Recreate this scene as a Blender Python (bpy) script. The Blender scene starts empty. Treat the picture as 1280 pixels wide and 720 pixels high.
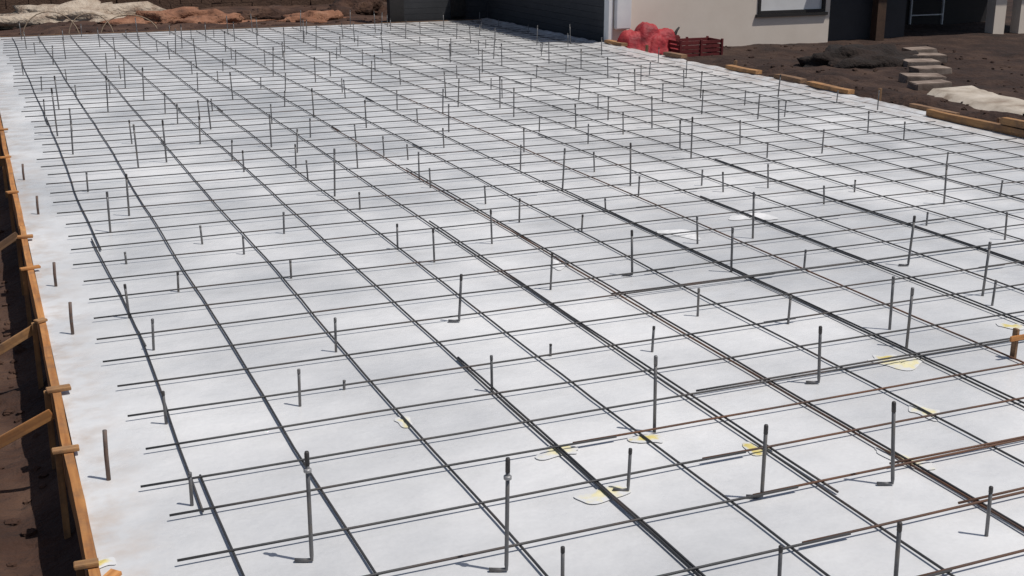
import bpy, bmesh, math, random
from mathutils import Vector, Matrix, noise
random.seed(11)
S=bpy.context.scene
H=2.75; P=math.radians(16.94); TH=math.radians(23.0); F=1569.0
sp,cp=math.sin(P),math.cos(P); st,ct=math.sin(TH),math.cos(TH)
def gp(x,y,z=0.0):
    u=(x-640)/F; v=(y-360)/F
    zc=(H-z)/(sp+v*cp); X=u*zc; Y=(cp-v*sp)*zc
    return (X*ct+Y*st, -X*st+Y*ct)
def hgt(L,D,yt):
    Y=L*st+D*ct; r=(yt-360)/F
    return H-Y*(sp+r*cp)/(cp-r*sp)

# ---------------- materials
def mat(name,cols,scale=5,rough=(.6,.9),bump=.2,bscale=None,metal=0,detail=6,dist=.02,pos=None):
    m=bpy.data.materials.new(name); m.use_nodes=True
    nt=m.node_tree; n=nt.nodes; l=nt.links; b=n['Principled BSDF']
    ns=n.new('ShaderNodeTexNoise')
    ns.inputs['Scale'].default_value=scale; ns.inputs['Detail'].default_value=detail; ns.inputs['Roughness'].default_value=.6
    geo=n.new('ShaderNodeNewGeometry')
    l.new(geo.outputs['Position'],ns.inputs['Vector'])
    cr=n.new('ShaderNodeValToRGB'); e=cr.color_ramp.elements
    k=len(cols)
    pos=pos or [.3+.4*i/(max(1,k-1)) for i in range(k)]
    e[0].position=pos[0]; e[0].color=(*cols[0],1); e[1].position=pos[-1]; e[1].color=(*cols[-1],1)
    for i in range(1,k-1):
        q=e.new(pos[i]); q.color=(*cols[i],1)
    l.new(ns.outputs['Fac'],cr.inputs['Fac']); l.new(cr.outputs['Color'],b.inputs['Base Color'])
    mr=n.new('ShaderNodeMapRange'); mr.inputs['To Min'].default_value=rough[0]; mr.inputs['To Max'].default_value=rough[1]
    l.new(ns.outputs['Fac'],mr.inputs['Value']); l.new(mr.outputs['Result'],b.inputs['Roughness'])
    b.inputs['Metallic'].default_value=metal
    if bump:
        n2=n.new('ShaderNodeTexNoise'); n2.inputs['Scale'].default_value=bscale or scale*4; n2.inputs['Detail'].default_value=8
        l.new(geo.outputs['Position'],n2.inputs['Vector'])
        bp=n.new('ShaderNodeBump'); bp.inputs['Strength'].default_value=bump; bp.inputs['Distance'].default_value=dist
        l.new(n2.outputs['Fac'],bp.inputs['Height']); l.new(bp.outputs['Normal'],b.inputs['Normal'])
    return m
M={}
M['soil']=mat('soil',[(.026,.012,.008),(.064,.031,.020),(.125,.070,.046)],1.3,(.95,1),1.0,9,detail=12,dist=.09)
# darker earth colour between slab and house
nt=M['soil'].node_tree;n=nt.nodes;l=nt.links
cr=[q for q in n if q.type=='VALTORGB'][0]; g0=[q for q in n if q.type=='NEW_GEOMETRY'][0]
sxyz=n.new('ShaderNodeSeparateXYZ'); l.new(g0.outputs['Position'],sxyz.inputs[0])
nn_=n.new('ShaderNodeTexNoise'); nn_.inputs['Scale'].default_value=.5; nn_.inputs['Detail'].default_value=6; l.new(g0.outputs['Position'],nn_.inputs['Vector'])
ma=n.new('ShaderNodeMath'); ma.operation='MULTIPLY_ADD'; l.new(nn_.outputs['Fac'],ma.inputs[0]); ma.inputs[1].default_value=5; l.new(sxyz.outputs['X'],ma.inputs[2])
mr=n.new('ShaderNodeMapRange'); mr.inputs['From Min'].default_value=12.5; mr.inputs['From Max'].default_value=15.5; mr.inputs['To Min'].default_value=0; mr.inputs['To Max'].default_value=1; l.new(ma.outputs[0],mr.inputs['Value'])
mxs=n.new('ShaderNodeMix'); mxs.data_type='RGBA'; mxs.blend_type='MULTIPLY'; l.new(mr.outputs['Result'],mxs.inputs[0]); l.new(cr.outputs['Color'],mxs.inputs[6]); mxs.inputs[7].default_value=(.58,.58,.58,1)
l.new(mxs.outputs[2],n['Principled BSDF'].inputs['Base Color'])
M['darksoil']=mat('dark_damp_soil',[(.010,.007,.006),(.026,.015,.011)],3,(.9,1),1.0,12,detail=10,dist=.06)
M['steel']=mat('rebar_steel',[(.05,.052,.056),(.075,.073,.074),(.11,.068,.052)],1.6,(.45,.75),.3,300,.3,dist=.002,pos=[.38,.56,.74])
M['rustbar']=mat('rusted_rebar',[(.07,.055,.05),(.12,.062,.04),(.17,.08,.045)],2.5,(.6,.85),.3,300,.1,dist=.002)
M['stake']=mat('stake_steel',[(.09,.09,.095),(.17,.17,.175),(.20,.18,.16)],9,(.4,.6),.2,200,.45,dist=.001)
M['darktip']=mat('dark_tip',[(.03,.03,.032),(.06,.052,.05)],12,(.5,.7),.1)
M['rust']=mat('brown_grey_steel',[(.11,.085,.075),(.17,.11,.085),(.15,.14,.135)],20,(.6,.8),.3,200,.2,dist=.001)
M['galv']=mat('galvanised_collar',[(.25,.25,.26),(.4,.4,.4)],30,(.3,.5),.1,metal=.4)
M['black']=mat('black_plastic',[(.008,.008,.008),(.016,.014,.014)],3,(.7,.9),.3,8,dist=.05)
M['red']=mat('red_sheet',[(.16,.008,.013),(.34,.018,.028),(.44,.05,.05)],4,(.55,.75),.5,7,dist=.08)
M['redd']=mat('dark_red_plastic',[(.09,.010,.012),(.18,.025,.025)],6,(.5,.7),.05)
M['slate']=mat('slate_siding',[(.032,.034,.039),(.046,.048,.054)],3,(.7,.9),.15,30,dist=.004)
M['cream_wall']=mat('cream_stucco',[(.74,.65,.56),(.80,.71,.62)],2,(.8,.95),.3,60,dist=.006)
M['white']=mat('white_paint',[(.70,.71,.73),(.8,.8,.8)],4,(.4,.6),.05)
M['dark']=mat('dark_paint_and_shade',[(.012,.011,.012),(.025,.022,.022)],5,(.6,.8),.05)
M['brownpost']=mat('dark_timber',[(.05,.028,.018),(.09,.05,.03)],7,(.6,.9),.2)
M['hoop']=mat('tan_hoop',[(.26,.19,.13),(.36,.28,.2)],7,(.6,.9),.1)
M['roof']=mat('roof_shingle',[(.06,.055,.05),(.11,.1,.09)],12,(.8,1),.5,40)
M['stone']=mat('brown_stone',[(.13,.09,.07),(.36,.29,.24)],4,(.8,.95),.4,40,dist=.01)
M['path']=mat('pale_gravel',[(.20,.14,.10),(.46,.40,.33),(.58,.52,.45)],2.2,(.85,1),.5,60,detail=10,dist=.02)
M['sand']=mat('sand',[(.26,.18,.13),(.46,.38,.30),(.56,.48,.39)],2.5,(.9,1),.9,12,dist=.08)
M['orange']=mat('red_earth',[(.12,.055,.033),(.26,.12,.07),(.36,.19,.12)],2,(.9,1),.9,10,dist=.08)
M['block']=mat('retaining_block',[(.075,.042,.028),(.14,.085,.058)],4,(.85,1),.6,20,dist=.03)
M['blind']=mat('window_blind',[(.7,.7,.7),(.8,.8,.8)],3,(.3,.5),0)
def wood(name,a,b_,dust):
    m=bpy.data.materials.new(name); m.use_nodes=True
    nt=m.node_tree;n=nt.nodes;l=nt.links;b=n['Principled BSDF']
    tc=n.new('ShaderNodeTexCoord'); mp=n.new('ShaderNodeMapping'); mp.inputs['Scale'].default_value=(1.2,18,18)
    ns=n.new('ShaderNodeTexNoise'); ns.inputs['Scale'].default_value=2; ns.inputs['Detail'].default_value=8
    l.new(tc.outputs['Object'],mp.inputs['Vector']); l.new(mp.outputs['Vector'],ns.inputs['Vector'])
    oi=n.new('ShaderNodeObjectInfo')
    cr=n.new('ShaderNodeValToRGB'); cr.color_ramp.elements[0].position=.3; cr.color_ramp.elements[1].position=.7
    cr.color_ramp.elements[0].color=(*a,1); cr.color_ramp.elements[1].color=(*b_,1)
    l.new(ns.outputs['Fac'],cr.inputs['Fac'])
    hs=n.new('ShaderNodeHueSaturation'); mr=n.new('ShaderNodeMapRange'); mr.inputs['To Min'].default_value=.75; mr.inputs['To Max'].default_value=1.15
    l.new(oi.outputs['Random'],mr.inputs['Value']); l.new(mr.outputs['Result'],hs.inputs['Value']); l.new(cr.outputs['Color'],hs.inputs['Color'])
    geo=n.new('ShaderNodeNewGeometry'); n3=n.new('ShaderNodeTexNoise'); n3.inputs['Scale'].default_value=4; n3.inputs['Detail'].default_value=8; n3.inputs['Roughness'].default_value=.7; l.new(geo.outputs['Position'],n3.inputs['Vector'])
    mr3=n.new('ShaderNodeMapRange'); mr3.inputs['From Min'].default_value=.45; mr3.inputs['From Max'].default_value=.68; mr3.inputs['To Max'].default_value=dust; l.new(n3.outputs['Fac'],mr3.inputs['Value'])
    mx=n.new('ShaderNodeMix'); mx.data_type='RGBA'; l.new(mr3.outputs['Result'],mx.inputs[0]); l.new(hs.outputs['Color'],mx.inputs[6]); mx.inputs[7].default_value=(.13,.08,.055,1)
    l.new(mx.outputs[2],b.inputs['Base Color']); b.inputs['Roughness'].default_value=.8
    bp=n.new('ShaderNodeBump'); bp.inputs['Strength'].default_value=.4; bp.inputs['Distance'].default_value=.004
    l.new(ns.outputs['Fac'],bp.inputs['Height']); l.new(bp.outputs['Normal'],b.inputs['Normal'])
    return m
M['wood']=wood('form_lumber',(.36,.14,.04),(.62,.30,.10),.6)
M['wood2']=wood('weathered_lumber',(.17,.095,.05),(.34,.20,.11),.8)
M['wood3']=wood('dirty_lumber',(.30,.14,.05),(.50,.28,.12),.9)
def foam(name,c1,c2):
    m=bpy.data.materials.new(name); m.use_nodes=True; nt=m.node_tree;n=nt.nodes;l=nt.links;b=n['Principled BSDF']
    at=n.new('ShaderNodeAttribute'); at.attribute_name='rim'
    geo=n.new('ShaderNodeNewGeometry'); ns=n.new('ShaderNodeTexNoise'); ns.inputs['Scale'].default_value=16; ns.inputs['Detail'].default_value=4; l.new(geo.outputs['Position'],ns.inputs['Vector'])
    mx=n.new('ShaderNodeMix'); mx.data_type='RGBA'; l.new(ns.outputs['Fac'],mx.inputs[0]); mx.inputs[6].default_value=(*c1,1); mx.inputs[7].default_value=(*c2,1)
    ad=n.new('ShaderNodeMath'); ad.operation='ADD'; l.new(at.outputs['Fac'],ad.inputs[0])
    sb=n.new('ShaderNodeMath'); sb.operation='MULTIPLY_ADD'; l.new(ns.outputs['Fac'],sb.inputs[0]); sb.inputs[1].default_value=2.0; sb.inputs[2].default_value=-1.0; l.new(sb.outputs[0],ad.inputs[1])
    mr=n.new('ShaderNodeMapRange'); mr.inputs['From Min'].default_value=.4; mr.inputs['From Max'].default_value=.85; l.new(ad.outputs[0],mr.inputs['Value'])
    m2=n.new('ShaderNodeMix'); m2.data_type='RGBA'; l.new(mr.outputs['Result'],m2.inputs[0]); l.new(mx.outputs[2],m2.inputs[6]); m2.inputs[7].default_value=(.69,.695,.70,1)
    l.new(m2.outputs[2],b.inputs['Base Color']); b.inputs['Roughness'].default_value=.6
    return m
M['pad']=foam('white_film',(.80,.80,.81),(.88,.88,.88))
M['yellow']=foam('yellow_foam',(.60,.47,.10),(.82,.74,.36))
M['cream']=foam('cream_foam',(.74,.66,.34),(.84,.81,.62))
# slab surface
m=bpy.data.materials.new('pale_membrane'); m.use_nodes=True; nt=m.node_tree;n=nt.nodes;l=nt.links;b=n['Principled BSDF']
geo=n.new('ShaderNodeNewGeometry')
def nz(scale,detail,rough=.55,dist=0):
    q=n.new('ShaderNodeTexNoise'); q.inputs['Scale'].default_value=scale;q.inputs['Detail'].default_value=detail;q.inputs['Roughness'].default_value=rough
    q.inputs['Distortion'].default_value=dist
    l.new(geo.outputs['Position'],q.inputs['Vector']); return q
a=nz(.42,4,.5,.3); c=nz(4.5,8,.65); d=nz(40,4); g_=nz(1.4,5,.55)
def ramp(src,p0,c0,p1,c1):
    r=n.new('ShaderNodeValToRGB'); e=r.color_ramp.elements
    e[0].position=p0;e[0].color=(*c0,1);e[1].position=p1;e[1].color=(*c1,1); l.new(src,r.inputs['Fac']); return r
r1=ramp(a.outputs['Fac'],.36,(.60,.607,.618),.66,(.85,.85,.852))  # broad pale patches paint the sheeting's glare into the base colour
r2=ramp(c.outputs['Fac'],.3,(.94,.94,.94),.65,(1.01,1.01,1.01))
r3=ramp(d.outputs['Fac'],.3,(.96,.96,.96),.6,(1,1,1))
r4=ramp(g_.outputs['Fac'],.3,(.93,.935,.94),.65,(1.02,1.02,1.02))
def mul(x,y):
    q=n.new('ShaderNodeMix'); q.data_type='RGBA'; q.blend_type='MULTIPLY'; q.inputs[0].default_value=1
    l.new(x,q.inputs[6]); l.new(y,q.inputs[7]); return q.outputs[2]
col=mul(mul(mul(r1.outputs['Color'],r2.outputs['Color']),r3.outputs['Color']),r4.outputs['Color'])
sx=n.new('ShaderNodeSeparateXYZ'); l.new(geo.outputs['Position'],sx.inputs[0])
def stain(out,axis_,f0,f1,colr,prev):
    ed=n.new('ShaderNodeMapRange'); ed.inputs['From Min'].default_value=f0; ed.inputs['From Max'].default_value=f1; l.new(sx.outputs[axis_],ed.inputs['Value'])
    em=n.new('ShaderNodeMath'); em.operation='MULTIPLY'; e3=nz(5,7,.65)
    er=ramp(e3.outputs['Fac'],.43,(0,0,0),.68,(.85,.85,.85)); l.new(ed.outputs['Result'],em.inputs[0]); l.new(er.outputs['Color'],em.inputs[1])
    q=n.new('ShaderNodeMix'); q.data_type='RGBA'; l.new(em.outputs[0],q.inputs[0]); l.new(prev,q.inputs[6]); q.inputs[7].default_value=(*colr,1); return q.outputs[2]
col=stain(0,'X',.60,.22,(.50,.40,.32),col)
col=stain(0,'X',11.2,12.2,(.34,.25,.19),col)
col=stain(0,'Y',28.3,30.2,(.34,.24,.17),col)
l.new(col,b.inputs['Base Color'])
rr=n.new('ShaderNodeMapRange'); rr.inputs['From Min'].default_value=.3; rr.inputs['From Max'].default_value=.7; rr.inputs['To Min'].default_value=.2; rr.inputs['To Max'].default_value=.42; l.new(g_.outputs['Fac'],rr.inputs['Value']); l.new(rr.outputs['Result'],b.inputs['Roughness'])
bp0=n.new('ShaderNodeBump'); bp0.inputs['Strength'].default_value=.5; bp0.inputs['Distance'].default_value=.06; l.new(g_.outputs['Fac'],bp0.inputs['Height'])
bp=n.new('ShaderNodeBump'); bp.inputs['Strength'].default_value=.2; bp.inputs['Distance'].default_value=.015; l.new(c.outputs['Fac'],bp.inputs['Height']); l.new(bp0.outputs['Normal'],bp.inputs['Normal']); l.new(bp.outputs['Normal'],b.inputs['Normal'])
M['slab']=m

# ---------------- helpers
def obj(name,verts,faces,mt,parent=None,label=None,cat=None,group=None,kind=None,smooth=False):
    me=bpy.data.meshes.new(name); me.from_pydata([tuple(v) for v in verts],[],faces); me.update()
    if smooth: me.polygons.foreach_set('use_smooth',[True]*len(me.polygons))
    o=bpy.data.objects.new(name,me); S.collection.objects.link(o)
    me.materials.append(mt if not isinstance(mt,str) else M[mt])
    if parent: o.parent=parent
    tag(o,label,cat,group,kind); return o
def tag(o,label=None,cat=None,group=None,kind=None):
    if label:o['label']=label
    if cat:o['category']=cat
    if group:o['group']=group
    if kind:o['kind']=kind
def empty(name,loc,label,cat,group=None):
    o=bpy.data.objects.new(name,None); S.collection.objects.link(o); o.location=loc; o.empty_display_size=.1
    tag(o,label,cat,group); return o
def boxg(x0,x1,y0,y1,z0,z1,ch=0.0):
    if ch<=0:
        v=[(x0,y0,z0),(x1,y0,z0),(x1,y1,z0),(x0,y1,z0),(x0,y0,z1),(x1,y0,z1),(x1,y1,z1),(x0,y1,z1)]
        f=[(0,3,2,1),(4,5,6,7),(0,1,5,4),(1,2,6,5),(2,3,7,6),(3,0,4,7)]
        return v,f
    bm=bmesh.new(); bmesh.ops.create_cube(bm,size=1)
    for q in bm.verts: q.co=((x0+x1)/2+q.co.x*(x1-x0),(y0+y1)/2+q.co.y*(y1-y0),(z0+z1)/2+q.co.z*(z1-z0))
    bmesh.ops.bevel(bm,geom=bm.edges[:],offset=ch,segments=2,affect='EDGES')
    v=[q.co.copy() for q in bm.verts]; bm.verts.index_update(); f=[[w.index for w in p.verts] for p in bm.faces]; bm.free(); return v,f
def merge(*gs):
    V=[];Fc=[]
    for v,f in gs:
        k=len(V); V+=list(v); Fc+=[tuple(i+k for i in q) for q in f]
    return V,Fc
def tubeg(pts,r,sides=6,rs=None):
    pts=[Vector(p) for p in pts]; V=[];Fc=[]; nrm=None
    for i,p in enumerate(pts):
        t=(pts[min(i+1,len(pts)-1)]-pts[max(i-1,0)]).normalized()
        if nrm is None:
            nrm=t.orthogonal().normalized()
        nrm=(nrm-t*nrm.dot(t)).normalized(); bn=t.cross(nrm)
        rad=rs[i] if rs else r
        for k in range(sides):
            a=2*math.pi*k/sides; V.append(p+(nrm*math.cos(a)+bn*math.sin(a))*rad)
    for i in range(len(pts)-1):
        for k in range(sides):
            k2=(k+1)%sides; Fc.append((i*sides+k,i*sides+k2,(i+1)*sides+k2,(i+1)*sides+k))
    Fc.append(tuple(range(sides-1,-1,-1))); e=(len(pts)-1)*sides; Fc.append(tuple(range(e,e+sides)))
    return V,Fc
def plank(name,p0,p1,w,t,mt,label,cat,group=None,roll=0,ch=.003,warp=0):
    p0=Vector(p0);p1=Vector(p1); Lh=(p1-p0).length
    if warp:
        N=max(6,int(Lh/.25)); V=[];s=random.uniform(0,50)
        for i in range(N+1):
            x=Lh*i/N; oy=warp*noise.noise(Vector((x*.9,s,0))); oz=warp*.6*noise.noise(Vector((x*1.2,s,4))); ww=w*(1+.10*noise.noise(Vector((x*3,s,7))))
            for (a,b_) in((-1,-1),(1,-1),(1,1),(-1,1)): V.append((x,a*ww/2+oy,b_*t/2+oz))
        f=[(i*4+k,i*4+(k+1)%4,(i+1)*4+(k+1)%4,(i+1)*4+k) for i in range(N) for k in range(4)]+[(3,2,1,0),(N*4,N*4+1,N*4+2,N*4+3)]
        v=V
    else: v,f=boxg(0,Lh,-w/2,w/2,-t/2,t/2,ch)
    o=obj(name,v,f,mt,None,label,cat,group)
    x=(p1-p0).normalized(); up=Vector((0,0,1))
    if abs(x.z)>.95: up=Vector((0,1,0))
    y=up.cross(x).normalized(); z=x.cross(y)
    R=Matrix((x,y,z)).transposed().to_4x4()
    o.matrix_world=Matrix.Translation(p0)@R@Matrix.Rotation(roll,4,'X'); return o

# ---------------- terrain
def smooth(a,b,x):
    t=max(0,min(1,(x-a)/(b-a))); return t*t*(3-2*t)
CTR=[(14.9,6.0),(14.45,9),(14.15,12),(14.2,13.8),(14.45,15.4),(14.8,16.3)]
def pathx(D):
    D=max(CTR[0][1],min(CTR[-1][1],D))
    for i in range(len(CTR)-1):
        if D<=CTR[i+1][1]:
            t=(D-CTR[i][1])/(CTR[i+1][1]-CTR[i][1]); return CTR[i][0]*(1-t)+CTR[i+1][0]*t
    return CTR[-1][0]
def th(L,D):
    z=-.18
    z+= (-.20)*(1-smooth(.3,2.5,L))
    if .2<L<12.05 and 1.4<D<30.1: z=-.38
    k=1.0
    if L>12.1 and 4<D<17.5: k=.35+.65*smooth(.6,1.3,abs(L-pathx(D)))
    if D>20.5 and L>12: k*=.6
    z+=(noise.fractal(Vector((L*.45,D*.45,3)),1,2,5)*.07+noise.fractal(Vector((L*2.3,D*2.3,7)),1,2,5)*.04)*k
    if L<.2: z-= .14*math.exp(-((L+.05)/.3)**2)
    if L>12.1:
        z+=.06*smooth(12.3,14,L)*noise.noise(Vector((L*.8,D*.8,1)))*k
        z+=.20*math.exp(-((L-13.0)/.38)**2)*smooth(8,10,D)*(1-smooth(19.5,21.5,D))*(1+.9*noise.noise(Vector((L,D*.9,8))))
    if 30.3<D<34 and L<11: z+=.16*math.exp(-((D-31.2)/.6)**2)*(1+1.3*noise.noise(Vector((L*.8,D,2))))*smooth(2,5,L)
    if D>38: z+=smooth(38,44,D)*1.0
    if -.05<L<12.3 and 1.2<D<30.4: z=min(z,-.12)
    return z
def axis(segs):
    out=[]
    for a,b,s in segs:
        k=max(1,int(round((b-a)/s))); out+=[a+(b-a)*i/k for i in range(k)]
    out.append(segs[-1][1]); return out
xs=axis([(-300,-60,40),(-60,-8,4),(-8,-3,.5),(-3,.4,.07),(.4,11.8,.3),(11.8,20,.12),(20,30,.5),(30,80,5),(80,400,40)])
ys=axis([(-200,-20,30),(-20,0,2),(0,2,.3),(2,14,.1),(14,40,.16),(40,60,1),(60,120,10),(120,600,60)])
V=[(x,y,th(x,y)) for y in ys for x in xs]; nx=len(xs)
Fc=[(j*nx+i,j*nx+i+1,(j+1)*nx+i+1,(j+1)*nx+i) for j in range(len(ys)-1) for i in range(nx-1)]
obj('ground',V,Fc,'soil',kind='structure',smooth=True)
SL0,SL1,SD0,SD1=.25,11.96,1.6,30.0
sx_=axis([(SL0,SL1,.3)]); sy_=axis([(SD0,SD1,.3)]); nn=len(sx_)
V=[(x,y,noise.noise(Vector((x*.6,y*.6,0)))*.004 if SL0<x<SL1 else 0) for y in sy_ for x in sx_]
Fc=[(j*nn+i,j*nn+i+1,(j+1)*nn+i+1,(j+1)*nn+i) for j in range(len(sy_)-1) for i in range(nn-1)]
k=len(V)
V+=[(SL0,SD0,-.45),(SL1,SD0,-.45),(SL1,SD1,-.45),(SL0,SD1,-.45)]
Fc+=[(k,k+1,nn-1,0),(k+2,k+3,(len(sy_)-1)*nn,len(sy_)*nn-1)]
Fc+=[tuple([k+3,k]+[j*nn for j in range(len(sy_))]),tuple([k+1,k+2]+[j*nn+nn-1 for j in range(len(sy_)-1,-1,-1)])]
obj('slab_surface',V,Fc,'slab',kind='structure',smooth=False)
V=[];ys2=axis([(13.4,30.1,.12)]); K=8
for y in ys2:
    wd=.20+.22*noise.noise(Vector((y*.6,2,0)))+.12*noise.noise(Vector((y*2.5,2,0)))
    for k in range(K):
        t=k/(K-1); x=11.90+t*(.16+max(0.02,wd)); z=.014+.02*math.sin(t*math.pi)+.02*noise.noise(Vector((x*6,y*4,0)))
        if x>12.08: z-=(x-12.08)*.8
        V.append((x,y,z if k else .005))
Fc=[(j*K+i,j*K+i+1,(j+1)*K+i+1,(j+1)*K+i) for j in range(len(ys2)-1) for i in range(K-1)]
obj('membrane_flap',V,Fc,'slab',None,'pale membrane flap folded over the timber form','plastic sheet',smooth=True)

def clod(c,s):
    V=[];n0=random.random()*50
    bm=bmesh.new(); bmesh.ops.create_icosphere(bm,subdivisions=1,radius=1)
    for q in bm.verts:
        d=1+.45*noise.noise(q.co*1.3+Vector((n0,0,0))); V.append((c[0]+q.co.x*s*d,c[1]+q.co.y*s*d*.9,c[2]+q.co.z*s*d*.65))
    bm.verts.index_update(); f=[[w.index for w in p.verts] for p in bm.faces]; bm.free(); return V,f
gs=[]
for i in range(1300):
    r=random.random()
    if r<.4: L=random.uniform(-1.8,.1); D=random.uniform(3.5,14)
    elif r<.75: L=random.uniform(12.35,19); D=random.uniform(8,23.4)
    else: L=random.uniform(-1,11); D=random.uniform(30.4,38)
    gs.append(clod((L,D,th(L,D)+.005),random.choice([.02,.03,.03,.05])*(1.5 if r>.75 else 1)))
V,Fc=merge(*gs); obj('soil_clods',V,Fc,'soil',kind='stuff')

# ---------------- rebar mat
RL='dark steel reinforcing bar lying in the grid above the pale slab'
RR='rust-tinted reinforcing bar lying in the grid above the slab'
ZB=.018
def make_bar(axisn,fix,a,b_,z,off=0,skew=0,mt='steel',r=.0064,amp=.012,sd=None):
    n_=max(3,int((b_-a)/.4)); pts=[]; sd=random.uniform(0,100) if sd is None else sd
    for i in range(n_+1):
        t=a+(b_-a)*i/n_
        w=off+skew*(t-(a+b_)/2)+amp*2*noise.noise(Vector((t*.35,sd,0)))+amp*.7*noise.noise(Vector((t*1.3,sd,5)))
        zz=z+.004*noise.noise(Vector((t*.8,sd,9)))
        pts.append((t,fix+w,zz) if axisn=='x' else (fix+w,t,zz))
    v,f=tubeg(pts,r,6)
    return obj('rebar',v,f,mt,None,RR if mt=='rustbar' else RL,'reinforcing bar','reinforcing bars in the slab grid',smooth=True)
TD=[2.75,3.2,3.66,4.13,4.60,5.06,5.47,5.87,6.30,6.78,7.29,7.75,8.20,8.69,9.15,9.65,10.14,10.63,11.12]
while TD[-1]<29.4: TD.append(TD[-1]+.462)
LX=[1.34,1.98,2.58,3.08,3.60]
while LX[-1]<11.3: LX.append(LX[-1]+.56)
for i,D in enumerate(TD):
    j=random.uniform(-.02,.02)
    l0=.57+random.uniform(-.06,.06); sd=random.uniform(0,99)
    s=random.uniform(4.5,8.5)
    if D<5.8: s=random.uniform(2.6,3.6)
    make_bar('x',D+j,l0,s,ZB+.0135,0,0,amp=.010,sd=sd)
    make_bar('x',D+j,s-.25,11.55+random.uniform(-.15,.1),ZB+.0135,.011,0,amp=.010,sd=sd,mt='rustbar' if D<5.8 or random.random()<.08 else 'steel')
    if i in (1,3,4,7,11):
        a=random.uniform(3.4,4.2)
        make_bar('x',D+j,a,a+random.uniform(4,6),ZB+.0135,.034,random.uniform(-.004,.004),amp=.010,mt='rustbar' if i<5 else 'steel')
for i,L in enumerate(LX):
    c1=random.uniform(13.5,19); sd=random.uniform(0,99); am=.012 if i<3 else .017
    make_bar('y',L,2.4,c1,ZB,0,random.uniform(-.002,.002),amp=am,sd=sd,mt='rustbar' if i in(5,8) else 'steel')
    make_bar('y',L,c1-.3,29.6,ZB,.013,0,amp=am,sd=sd)
    kk=(2,4,5,7,9,11,14)
    if i in kk: make_bar('y',L,[2.4,4.5,2.4,3.5,5,7,9][kk.index(i)],random.uniform(9.5,13.5) if i>3 else 7.0,ZB,.034,random.uniform(-.004,.004),amp=.014)
for a,b_,o0,sk in [(2.4,5.9,.015,.0),(5.5,8.3,-.03,.012),(8.0,11.0,-.02,-.012),(10.6,18,-.0,.003),(17.4,29.6,0,.001)]:
    make_bar('y',.80,a,b_,ZB,o0,sk,amp=.018)

# ---------------- stakes
st_pts=[(390,703,565,2),(633,715,572,2),(703,742,685,1),(973,742,680,1),(1118,740,650,1),(785,615,562,1),(952,623,528,1),(1115,607,503,1),(1233,670,608,0),
(818,540,445,0),(1023,480,407,1),(375,508,462,0),(208,530,488,0),(615,490,445,0),(420,440,397,0),(574,403,343,1),(688,445,430,0),(430,487,479,0),(815,440,408,0),
(1112,412,345,0),(1133,435,360,0),(872,395,360,0),(985,405,370,0),(192,438,398,0),(158,330,315,0),(223,365,340,0),(253,305,282,0),(305,318,295,0),(364,348,325,0),
(355,292,265,0),(543,328,285,0),(497,312,280,0),(615,305,262,0),(688,362,315,0),(790,345,288,1),(727,290,268,0),(757,265,248,0),(914,340,283,0),(872,305,270,0),
(1005,335,312,0),(1135,333,270,1),(1158,282,265,0),(1228,370,303,0),(1256,300,265,0),(649,278,248,0),(607,255,232,0),(703,238,185,0),(788,232,178,0),(743,215,190,0),
(798,245,220,0),(904,240,215,0),(877,232,212,0),(960,235,205,0),(941,298,240,0),(1030,255,232,0),(1068,240,225,0),(1180,255,205,0),(1250,245,225,0),(1183,207,190,0),
(1240,382,350,0),(524,225,190,0),(538,235,210,0),(450,262,240,0),(447,210,180,0),(480,195,170,0),(510,200,180,0),(458,160,125,0),(445,175,155,0),(370,210,180,0),
(385,225,200,0),(305,215,188,0),(290,200,175,0),(388,172,148,0),(340,155,130,0),(250,150,125,0),(246,85,48,0),(135,140,95,0),(72,170,110,0),(90,165,135,0),(110,240,215,0),
(138,290,240,0),(165,180,150,0),(222,155,130,0),(561,165,130,0),(555,185,160,0),(625,135,95,0),(655,190,160,0),(674,165,145,0),(720,160,130,0),(735,180,155,0),
(760,150,120,0),(815,160,120,0),(850,185,150,0),(925,180,150,0),(162,398,355,0),(240,632,590,0)]
pos=[]
for x,y,t,k in st_pts:
    L,D=gp(x,y); pos.append((L,D,max(.06,min(.62,hgt(L,D,t))),k))
base=list(pos)
D=12.0
while D<29.3:
    L=.9+random.uniform(0,.4)
    while L<11.4:
        l_=L+random.uniform(-.35,.35); d_=D+random.uniform(-.35,.35)
        if all((l_-p[0])**2+(d_-p[1])**2>.35 for p in base) and random.random()<.95:
            pos.append((l_,d_,random.choice([.18,.22,.28,.34,.40,.48]),0))
        L+=1.02
    D+=1.0
pos=pos[:298]
GS='steel grade stakes standing across the slab'
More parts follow.
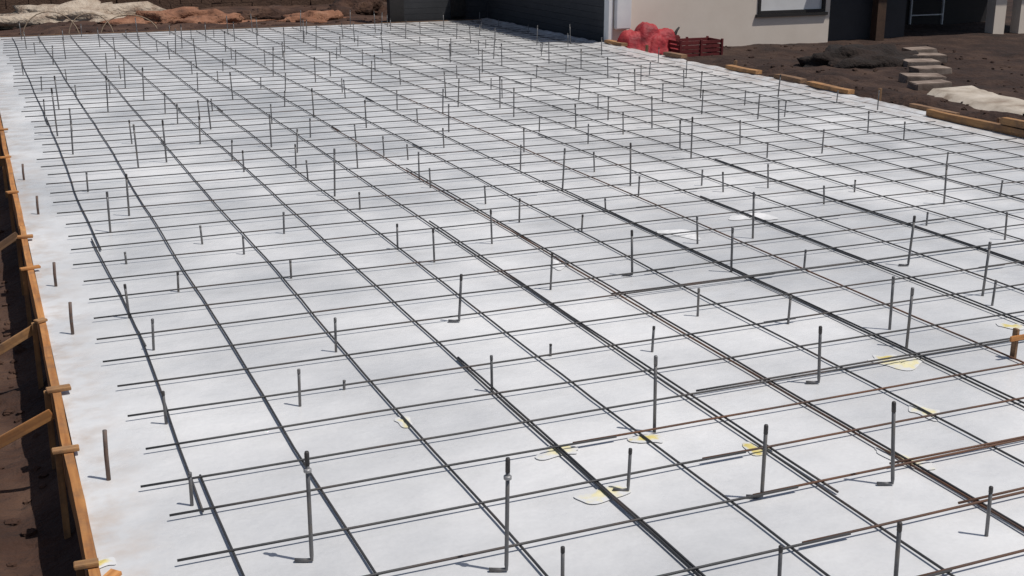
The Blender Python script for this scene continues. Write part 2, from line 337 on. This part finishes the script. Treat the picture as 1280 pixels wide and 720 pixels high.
for L,D,h,k in pos:
    z0=-.02
    rr=.0095 if h>.3 else .0085
    ln=.03 if k!=2 else .006
    lean=(random.uniform(-ln,ln)*h*2,random.uniform(-ln,ln)*h*2)
    e=empty('grade_stake',(L,D,0),
        {2:'tall grey steel stake with ring collar and dark tip',1:'grey steel stake with bent foot on pale slab',0:'short dark steel stake standing upright on slab' if h<.25 else 'upright dark steel stake standing among the rebar grid'}[k],'stake',GS)
    def at(t): return (lean[0]*t,lean[1]*t,h*t)
    if k:
        dx,dy=-.92*.075,.39*.075
        v,f=tubeg([(dx,dy,.012),(dx*.35,dy*.35,.010),(0,0,.014),(0,0,.035),at(.5),at(.93)],rr,8)
    else:
        v,f=tubeg([(0,0,z0),at(.5),at(.9)],rr,8)
    obj('shaft',v,f,'stake',e,smooth=True)
    v,f=tubeg([at(.88),at(.985),at(1.0)],rr*1.2,8,[rr*1.15,rr*1.15,rr*.9])
    obj('tip',v,f,'darktip' if k or random.random()<.4 else 'stake',e,smooth=True)
    if k==2:
        v,f=tubeg([at(.815),at(.82),at(.845),at(.85)],.02,12,[.012,.0175,.0175,.012]); obj('collar',v,f,'galv',e,smooth=True)

for x,y,t in [(136,600,538),(91,418,378),(70,358,328),(48,268,245),(30,225,205)]:
    L,D=gp(x,y); h=hgt(L,D,t); L=max(L,.30)
    v,f=tubeg([(0,0,-.02),(0,.004,h*.5),(.004,0,h)],.011,8)
    o=obj('edge_pin',v,f,'rust',None,'brownish grey steel pin beside the wooden form board','pin','steel pins along the form',smooth=True); o.location=(L,D,0)

# ---------------- foam scraps
for x,y,w,d_,mt,lab in [(697,566,.24,.15,'cream','cream foam scrap lying under the rebar'),(757,619,.30,.14,'cream','pale yellow foam scrap lying on the slab'),
  (808,549,.18,.13,'yellow','small yellow foam scrap at a bar crossing'),(945,561,.17,.12,'yellow','small yellow foam scrap beside a bent stake'),
  (1124,453,.34,.19,'cream','pale yellow tape strip beside rebar'),(1130,574,.36,.13,'cream','long pale yellow tape strip crossing rebar'),(1156,515,.16,.2,'cream','crumpled cream scrap on the slab'),
  (1106,448,.15,.12,'yellow','small yellow foam scrap beside rebar'),(1264,408,.18,.13,'yellow','yellow foam scrap around a wooden stake'),
  (850,293,.42,.22,'pad','white crumpled plastic scrap on slab'),(942,272,.46,.28,'pad','white crumpled plastic scrap on slab'),(700,330,.2,.3,'pad','white crumpled plastic scrap on slab'),(505,528,.15,.10,'cream','cream smear of foam beside a bar'),
  (126,706,.13,.09,'yellow','pale yellow scrap beside the form board')]:
    L,D=gp(x,y); V=[];rim=[];sd=random.uniform(0,50); an=math.radians(-35)+random.uniform(-.5,.5)
    V.append((0,0,.008)); rim.append(0); R=12;N=56
    for j in range(1,R+1):
        for i in range(N):
            a=i*math.tau/N; q=1+.30*noise.noise(Vector((math.cos(a)*1.2+sd,math.sin(a)*1.2,0)))
            r=j/R*q; uu=math.cos(a)*r*w/2; vv=math.sin(a)*r*d_/2+.25*d_*math.sin(uu/w*5+sd)
            z=.0052+.004*(1-(j/R)**2)*(1+1.0*noise.noise(Vector((uu*30,vv*30,sd))))
            V.append((uu*math.cos(an)-vv*math.sin(an),uu*math.sin(an)+vv*math.cos(an),z)); rim.append(j/R)
    Fc=[(0,1+i,1+(i+1)%N) for i in range(N)]
    for j in range(R-1):
        for i in range(N): Fc.append((1+j*N+i,1+(j+1)*N+i,1+(j+1)*N+(i+1)%N,1+j*N+(i+1)%N))
    o=obj('foam_scrap',V,Fc,mt,None,lab,'scrap','scraps of foam and tape on the slab',smooth=True); o.location=(L,D,.0)
    at_=o.data.attributes.new('rim','FLOAT','POINT'); at_.data.foreach_set('value',rim)

L,D=gp(1266,448)
e=empty('wooden_marker_stake',(L,D,0),'short wooden stake with side cleat on slab','stake')
v,f=boxg(-.012,.012,-.02,.02,-.01,.20,.003); obj('post',v,f,'wood2',e)
v,f=boxg(-.07,.05,-.034,-.021,.13,.165,.003); obj('cleat',v,f,'wood',e)

# ---------------- left form boards
D=1.6; i=0
while D<30:
    ln=[3.4,3.0,3.7,3.6,3.66,3.66,3.66,3.66,3.66][min(i,8)]
    e_=min(D+ln,30.1); a=random.uniform(-.010,.010)
    plank('form_board',(.217+a,D+.004,-.095),(.217+random.uniform(-.010,.010),e_-.004,-.095+random.uniform(-.005,.005)),.046,.235,'wood','long orange-brown form board on edge along the slab','board','form boards around the slab',warp=.012)
    D=e_; i+=1
CL='short flat lumber cleat laid across the form board'
for x,y in [(118,712),(100,566),(85,491),(64,406),(45,340),(36,300),(24,244),(14,200),(8,165)]:
    L,D=gp(112 if y>600 else x,y)
    w=random.uniform(.045,.075)
    plank('cleat',(.165+random.uniform(-.03,.02),D-.01,.036),(.275+random.uniform(-.03,.03),D+random.uniform(-.03,.03),.036),w,.019,random.choice(['wood','wood3']),CL,'cleat','cleats on the form board')
    plank('form_stake',(.170,D+.03,-.55),(.172,D+.03,.018),.035,.04,'wood3','square wooden stake driven beside the form board','stake','wooden stakes outside the form')
BL='sloping wooden brace propping the form board from bare soil'
for x,y,dl,mt,dz,dy in [(62,516,.62,'wood',-.32,.10),(45,408,.75,'wood3',-.36,-.12),(22,291,.35,'wood2',-.24,.05)]:
    L,D=gp(x,y)
    plank('brace',(.18,D+.06,-.03),(.18-dl,D+dy,dz),.019,.065,mt,BL,'brace','braces outside the form')
    plank('ground_peg',(.18-dl-.02,D+.02,-.6),(.18-dl-.03,D,dz+.06),.04,.04,'wood2','wooden peg driven into soil behind a brace','peg','pegs behind the braces')
plank('loose_board',(.10,4.83,.00),(.31,5.02,.05),.06,.02,'wood','loose lumber offcut leaning on the form board','offcut')

# ---------------- right form boards
D=6.0
while D<30:
    ln=3.0+random.uniform(-.3,.6); e_=min(D+ln,30)
    plank('form_board',(12.0,D+.01,-.125),(12.0+random.uniform(-.02,.02),e_-.01,-.125),.045,.24,'wood2','weathered form board on edge beside dark soil','board','form boards around the slab')
    D=e_
for D0,D1,L0,L1,z,t,mt in [(7.0,10.9,11.80,11.83,.060,.10,'wood2'),(10.95,13.5,11.84,11.90,.055,.09,'wood3'),(8.3,12.1,11.84,11.88,.155,.085,'wood3'),(8.8,11.3,11.98,11.99,.05,.07,'wood2'),(13.2,14.1,12.14,12.10,.05,.06,'wood2')]:
    plank('loose_board',(L0,D0,z),(L1,D1,z),.09,t,mt,'thick stacked timber lying on the slab edge','board','boards lying along the slab edge',warp=.02)
for x,y,ln,mt in [(932,92,.9,'wood3'),(1058,114,1.0,'wood3'),(842,74,.6,'wood2'),(1000,103,.7,'wood2'),(770,58,.7,'wood3')]:
    L,D=gp(x,y); L=12.08+random.uniform(0,.06)
    plank('loose_board',(L,D-ln/2,.075),(L-.03,D+ln/2,.075),.13,.06,mt,'short yellow-brown board lying on the form edge','board','boards lying along the slab edge',warp=.03)
for D in [9.3,10.6,12.4,15.0,18.9,22.1,26.2]:
    plank('form_stake',(12.10 if D<13 else 12.28,D,-.5),(12.10 if D<13 else 12.28,D,.12+random.uniform(-.03,.05)),.045,.045,'wood2','square wooden stake driven beside the form board','stake','wooden stakes outside the form')
for a,b_ in [(.25,4.2),(4.2,8.1),(8.1,12)]:
    plank('form_board',(a+.01,30.03,-.08),(b_-.01,30.03,-.08),.045,.18,'wood2','weathered form board closing the end of the slab','board','form boards around the slab')

# ---------------- house
HX,HY,HZ=12.25,23.6,-.35
hs=empty('house',(HX,HY,HZ),'house with cream stucco front and dark slate side wall','house')
hs.scale=(.93,.93,.93)
def hb(name,x0,x1,y0,y1,z0,z1,mt,par=None,ch=0,label=None):
    p=par or hs
    off=Vector(p['o'])
    v,f=boxg(x0-off.x,x1-off.x,y0-off.y,y1-off.y,z0-off.z,z1-off.z,ch)
    return obj(name,v,f,mt,p,label)
hs['o']=(13,25.3,-.3)
def he(name,x,y,z,par=None):
    p=par or hs; o=bpy.data.objects.new(name,None); S.collection.objects.link(o); o.parent=p
    po=Vector(p['o']); o.location=Vector((x,y,z))-po; o['o']=(x,y,z); o.empty_display_size=.1; return o
wx0,wx1,wz0,wz1=16.85,18.75,.60,2.1
G=[boxg(13.0-13,wx0-13,0,.2,-.3,3.3),boxg(wx1-13,18.9-13,0,.2,-.3,3.3),boxg(wx0-13,wx1-13,0,.2,-.3,wz0+.3),boxg(wx0-13,wx1-13,0,.2,wz1+.3,3.3)]
v,f=merge(*G); obj('front_wall',v,f,'cream_wall',hs,'sunlit cream stucco wall')
sg=[boxg(0,.2,.2,7.3,-.4,3.3)]
z=-.35
while z<3.2: sg.append(boxg(-.018,-.0005,.2,7.3,z,z+.145)); z+=.15
v,f=merge(*sg); obj('side_wall',v,f,'slate',hs,'shaded dark slate side wall')
sg=[boxg(-2.45,-.03,7.35,7.5,-.4,3.3)]
z=-.35
while z<3.2: sg.append(boxg(-2.45,-.03,7.33,7.349,z,z+.145)); z+=.15
v,f=merge(*sg); obj('rear_wing_wall',v,f,'slate',hs,'dark slate wall of the rear wing')
hb('corner_post',10.15,10.54,32.55,32.8,-.6,3.1,'dark')
hb('corner_trim',12.9,12.999,25.22,25.45,-.6,3.1,'white')
wn=he('window',17,25.3,.4)
hb('blind',wx0+.07,wx1-.07,25.345,25.36,wz0+.07,wz1-.07,'blind',wn)
a0,a1=wx0-17,wx1-17
fv=merge(boxg(a0,a1,-.03,.04,wz0-.4,wz0-.33),boxg(a0,a1,-.03,.04,wz1-.47,wz1-.4),boxg(a0,a0+.07,-.03,.04,wz0-.33,wz1-.47),boxg(a1-.07,a1,-.03,.04,wz0-.33,wz1-.47))
obj('frame',fv[0],fv[1],'dark',wn)
hb('sill',wx0-.06,wx1+.06,25.24,25.295,wz0-.07,wz0-.005,'dark',wn)
hb('bay_wall',18.905,21.4,25.55,25.75,-.5,3.0,'slate')
hb('porch_wall',21.405,26.5,27.9,28.1,-.5,3.0,'dark')  # near-black wall: shade of the recess put into the colour
hb('porch_side_wall',21.2,21.4,25.76,27.895,-.5,3.0,'slate')
hb('porch_floor',21.41,26.5,24.9,27.89,-.5,-.16,'dark')  # floor colour darkened to stand in for porch shade
dr=he('door',23.6,27.88,-.15)
hb('door_panel',23.55,24.55,27.85,27.895,-.15,1.95,'dark',dr)
fv=merge(boxg(-.12,-.08,-.06,.0,0,2.1),boxg(.98,1.02,-.06,.0,0,2.1),boxg(-.08,.98,-.06,0,2.04,2.1),boxg(-.08,.98,-.06,0,.30,.33))
obj('door_frame',fv[0],fv[1],'white',dr)
v,f=tubeg([(.85,-.035,1.0),(.85,-.09,1.0),(.78,-.09,1.0)],.012,8); obj('handle',v,f,'galv',dr)
for x in (24.0,24.85): hb('porch_pillar',x,x+.36,25.25,25.55,-.5,2.8,'cream_wall')
hb('timber_post',20.25,20.5,25.2,25.42,-.5,2.8,'brownpost')
hb('porch_roof',18.95,27,24.6,28.1,2.8,3.02,'roof')
obj('roof',[(-.25,-.12,3.61),(14,-.12,3.61),(14,12,3.61),(-.25,12,3.61),(4,5.5,5.2),(10,5.5,5.2)],[(0,1,5,4),(1,2,5),(2,3,4,5),(3,0,4),(0,3,2,1)],'roof',hs)
hb('body_wall',13.21,26.5,28.12,37,-.5,3.3,'slate')
v,f=merge(boxg(-.38,-.02,-.2,-.06,.60,1.5,.02)); o=obj('utility_cabinet',[(x+HX+.42,y+HY+.05,z-.3) for x,y,z in v],f,'white',None,'white utility cabinet mounted on the wall corner','cabinet')
e=empty('electric_meter',(11.4,30.40,0),'black meter box with conduit on slate wall','meter')
v,f=boxg(-.18,.18,-.14,.0,.05,.6,.02); obj('meter_box',v,f,'black',e)
v,f=tubeg([(0,-.06,.1),(0,-.06,-.3),(-.05,-.08,-.45)],.03,8); obj('conduit',v,f,'black',e,smooth=True)
v,f=tubeg([(0.12,-.06,.6),(.12,-.06,2.5)],.03,8); obj('conduit',v,f,'galv',e,smooth=True)

# ---------------- red heap, can and crate
def can(x,y,z,rot,s=1,lab='red plastic fuel can with handle on bare soil',mt='red'):
    e=empty('fuel_can',(x,y,z),lab,'fuel can'); e.rotation_euler=(0,0,rot)
    v,f=boxg(-.2*s,.2*s,-.12*s,.12*s,0,.36*s,.025*s)
    v=[(p[0]*(1-.25*max(0,p[2]/(.36*s)-.6)),p[1],p[2]) for p in v]
    obj('body',v,f,mt,e)
    v,f=tubeg([(-.13*s,0,.34*s),(-.11*s,0,.42*s),(-.03*s,0,.44*s),(.05*s,0,.42*s),(.07*s,0,.34*s)],.022*s,8); obj('handle',v,f,mt,e,smooth=True)
    v,f=tubeg([(.13*s,0,.32*s),(.14*s,0,.38*s),(.19*s,0,.45*s),(.25*s,0,.5*s)],.03*s,8,[.04*s,.035*s,.025*s,.018*s]); obj('spout',v,f,'dark',e,smooth=True)
can(13.35,23.05,-.2,.3,1.05,mt='redd')
e=empty('red_crate',(13.6,22.5,-.2),'dark red slatted plastic crate on bare soil','crate')
G=[]
for k in range(4):
    z=.02+k*.085; G+= [boxg(-.5,.5,-.28,-.26,z,z+.06),boxg(-.5,.5,.26,.28,z,z+.06),boxg(-.5,-.48,-.259,.259,z,z+.06),boxg(.48,.5,-.259,.259,z,z+.06)]
for x in(-.5,-.02,.47):
    for y in(-.30,.27): G.append(boxg(x-.005,x+.035,y-.005,y+.035,0,.36))
v,f=merge(*G); obj('slats',v,f,'redd',e); v,f=boxg(-.47,.47,-.25,.25,.0,.02); obj('floor',v,f,'redd',e)
def lump(name,c,sx,sy,sz,mt,label,cat,amp=.35,fr=2.0,sub=4,sm=True):
    bm=bmesh.new(); bmesh.ops.create_icosphere(bm,subdivisions=sub,radius=1); s=random.uniform(0,50); V=[]
    for q in bm.verts:
        d=1+amp*noise.fractal(q.co*fr+Vector((s,s,0)),1,2,5); z=max(-.15,q.co.z*d); V.append((q.co.x*d*sx,q.co.y*d*sy,z*sz))
    bm.verts.index_update(); f=[[w.index for w in p.verts] for p in bm.faces]; bm.free()
    o=obj(name,V,f,mt,None,label,cat,smooth=sm); o.location=c; return o
# draped sheet over three humps, with folds
humps=[(-.38,.0,.24,.46),(.02,.03,.30,.62),(.36,-.02,.24,.50),(.12,-.16,.2,.40)]
NX,NY=70,44; V=[]
for j in range(NY+1):
    for i in range(NX+1):
        x=-.72+1.44*i/NX; y=-.42+.84*j/NY
        z=max([h*math.exp(-(((x-a)/(w*1.05))**4+((y-b_)/(w*.95))**4)) for a,b_,w,h in humps])
        z+=.07*noise.noise(Vector((x*5,y*5,1)))+.035*abs(noise.noise(Vector((x*12,y*9,3))))
        e1=1+.15*noise.noise(Vector((x*3,y*3,9)))
        V.append((x*e1,y*e1,max(-.03,z)))
Fc=[(j*(NX+1)+i,j*(NX+1)+i+1,(j+1)*(NX+1)+i+1,(j+1)*(NX+1)+i) for j in range(NY) for i in range(NX) if max(V[j*(NX+1)+i][2],V[(j+1)*(NX+1)+i+1][2])>.03]
o=obj('red_tarpaulin',V,Fc,'red',None,'crumpled red tarpaulin draped over a pile beside the cream wall','tarpaulin',smooth=True); o.location=(12.72,22.9,-.16)
L,D=gp(1078,80,-.16); lump('dark_soil_heap',(L+.1,D+.1,-.24),1.2,.7,.40,'darksoil','low heap of dark damp soil beside the stone steps','soil heap',.45,1.8)
for x,y,sx,sy,sz,mt,lab in [(100,22,2.4,1.1,.45,'sand','low pale sand heap on bare soil'),(215,24,1.6,.7,.34,'orange','uneven reddish earth heap on bare soil'),(275,27,1.1,.45,.26,'orange','uneven reddish earth heap on bare soil'),
   (340,22,1.4,.6,.32,'soil','dark earth heap beside the slab end'),(400,24,1.1,.5,.28,'orange','uneven reddish earth heap on bare soil'),(450,18,1.2,.8,.5,'soil','dark earth heap near the retaining wall')]:
    L,D=gp(x,y,-.16); D=max(D,31.6); lump('earth_heap',(L,D,-.28),sx,sy,sz,mt,lab,'heap',.6,2.2)
for i,(L,w) in enumerate([(1.7,.62),(2.6,.5),(3.5,.66)]):
    pts=[(L-w+2*w*(1-math.cos(a*math.pi/14))/2,31.2+.2*i+ .1*math.sin(a*.3),-.2+(.62-.08*i)*math.sin(a*math.pi/14)) for a in range(15)]
    v,f=tubeg(pts,.013,6); obj('wire_hoop',v,f,'hoop',None,'thin bent hoop standing over pale sand','hoop','bent hoops behind the slab',smooth=True)
G=[];z=-.5;row=0
while z<1.6:
    x=-14+(row%2)*.3
    while x<13: 
        G.append(boxg(x+.008,x+.59,38.6+random.uniform(-.03,.03)+row*.03,39.2,z+.004,z+.236)); x+=.6
    z+=.24;row+=1
v,f=merge(*G); obj('retaining_wall',v,f,'block',None,'brown block retaining wall behind bare soil','wall')

# ---------------- path and steps
V=[];pp=[]
for i in range(len(CTR)-1):
    for k in range(10):
        t=k/10; pp.append((CTR[i][0]*(1-t)+CTR[i+1][0]*t,CTR[i][1]*(1-t)+CTR[i+1][1]*t))
for i,(x,y) in enumerate(pp):
    for k in range(7):
        s=k/6*2-1; w=.60+.14*noise.noise(Vector((i*.5,s,0)))
        V.append((x+s*w,y,-.10+.012*noise.noise(Vector((x*3+s,y*3,0)))-(.15 if abs(s)>.99 else 0)))
Fc=[(i*7+k,i*7+k+1,(i+1)*7+k+1,(i+1)*7+k) for i in range(len(pp)-1) for k in range(6)]
obj('path',V,Fc,'path',kind='structure',smooth=True)
for i,(px,py) in enumerate([(1163,106),(1153,98),(1162,89),(1150,81),(1158,74),(1150,67)]):
    x,y=gp(px,py,-.12)
    ww=random.uniform(.28,.36)
    v,f=boxg(-ww,ww,-.20,.22,-.12,.03,.012); v=[(p[0]+.12*noise.noise(Vector((p[1]*4,p[2]*6,i*3))),p[1]+.10*noise.noise(Vector((p[0]*3,i,0))),p[2]) for p in v]
    o=obj('stone_step',v,f,'stone',None,'brown stone step set in dark soil','step','stone steps up to the porch'); o.location=(x,y,-.10+.012*i); o.rotation_euler=(random.uniform(-.03,.03),random.uniform(-.04,.04),-.35+random.uniform(-.15,.15))

# ---------------- light + camera
w=bpy.data.worlds.new('World'); S.world=w; w.use_nodes=True
sky=w.node_tree.nodes.new('ShaderNodeTexSky'); sky.sky_type='NISHITA'; sky.sun_disc=False; sky.dust_density=2.0
sd=Vector((.75,-.66,0)).normalized(); el=math.radians(66)
d=Vector((sd.x*math.cos(el),sd.y*math.cos(el),math.sin(el)))
sky.sun_elevation=el; sky.sun_rotation=math.atan2(d.x,d.y)
bg=w.node_tree.nodes['Background']; bg.inputs['Strength'].default_value=.058
w.node_tree.links.new(sky.outputs['Color'],bg.inputs['Color'])
su=bpy.data.lights.new('sun','SUN'); su.energy=3.25; su.angle=math.radians(.5); su.color=(1,.955,.895)
so=bpy.data.objects.new('sun',su); S.collection.objects.link(so); so.rotation_euler=(-d).to_track_quat('-Z','Y').to_euler()
cam=bpy.data.cameras.new('camera'); cam.lens=F/1280*36; cam.sensor_width=36; cam.clip_end=2000; cam.clip_start=.05
co=bpy.data.objects.new('camera',cam); S.collection.objects.link(co); co.location=(0,0,H); co.rotation_euler=(math.pi/2-P,0,-TH)
S.camera=co
S.view_settings.view_transform='Standard'; S.view_settings.look='None'; S.view_settings.exposure=0
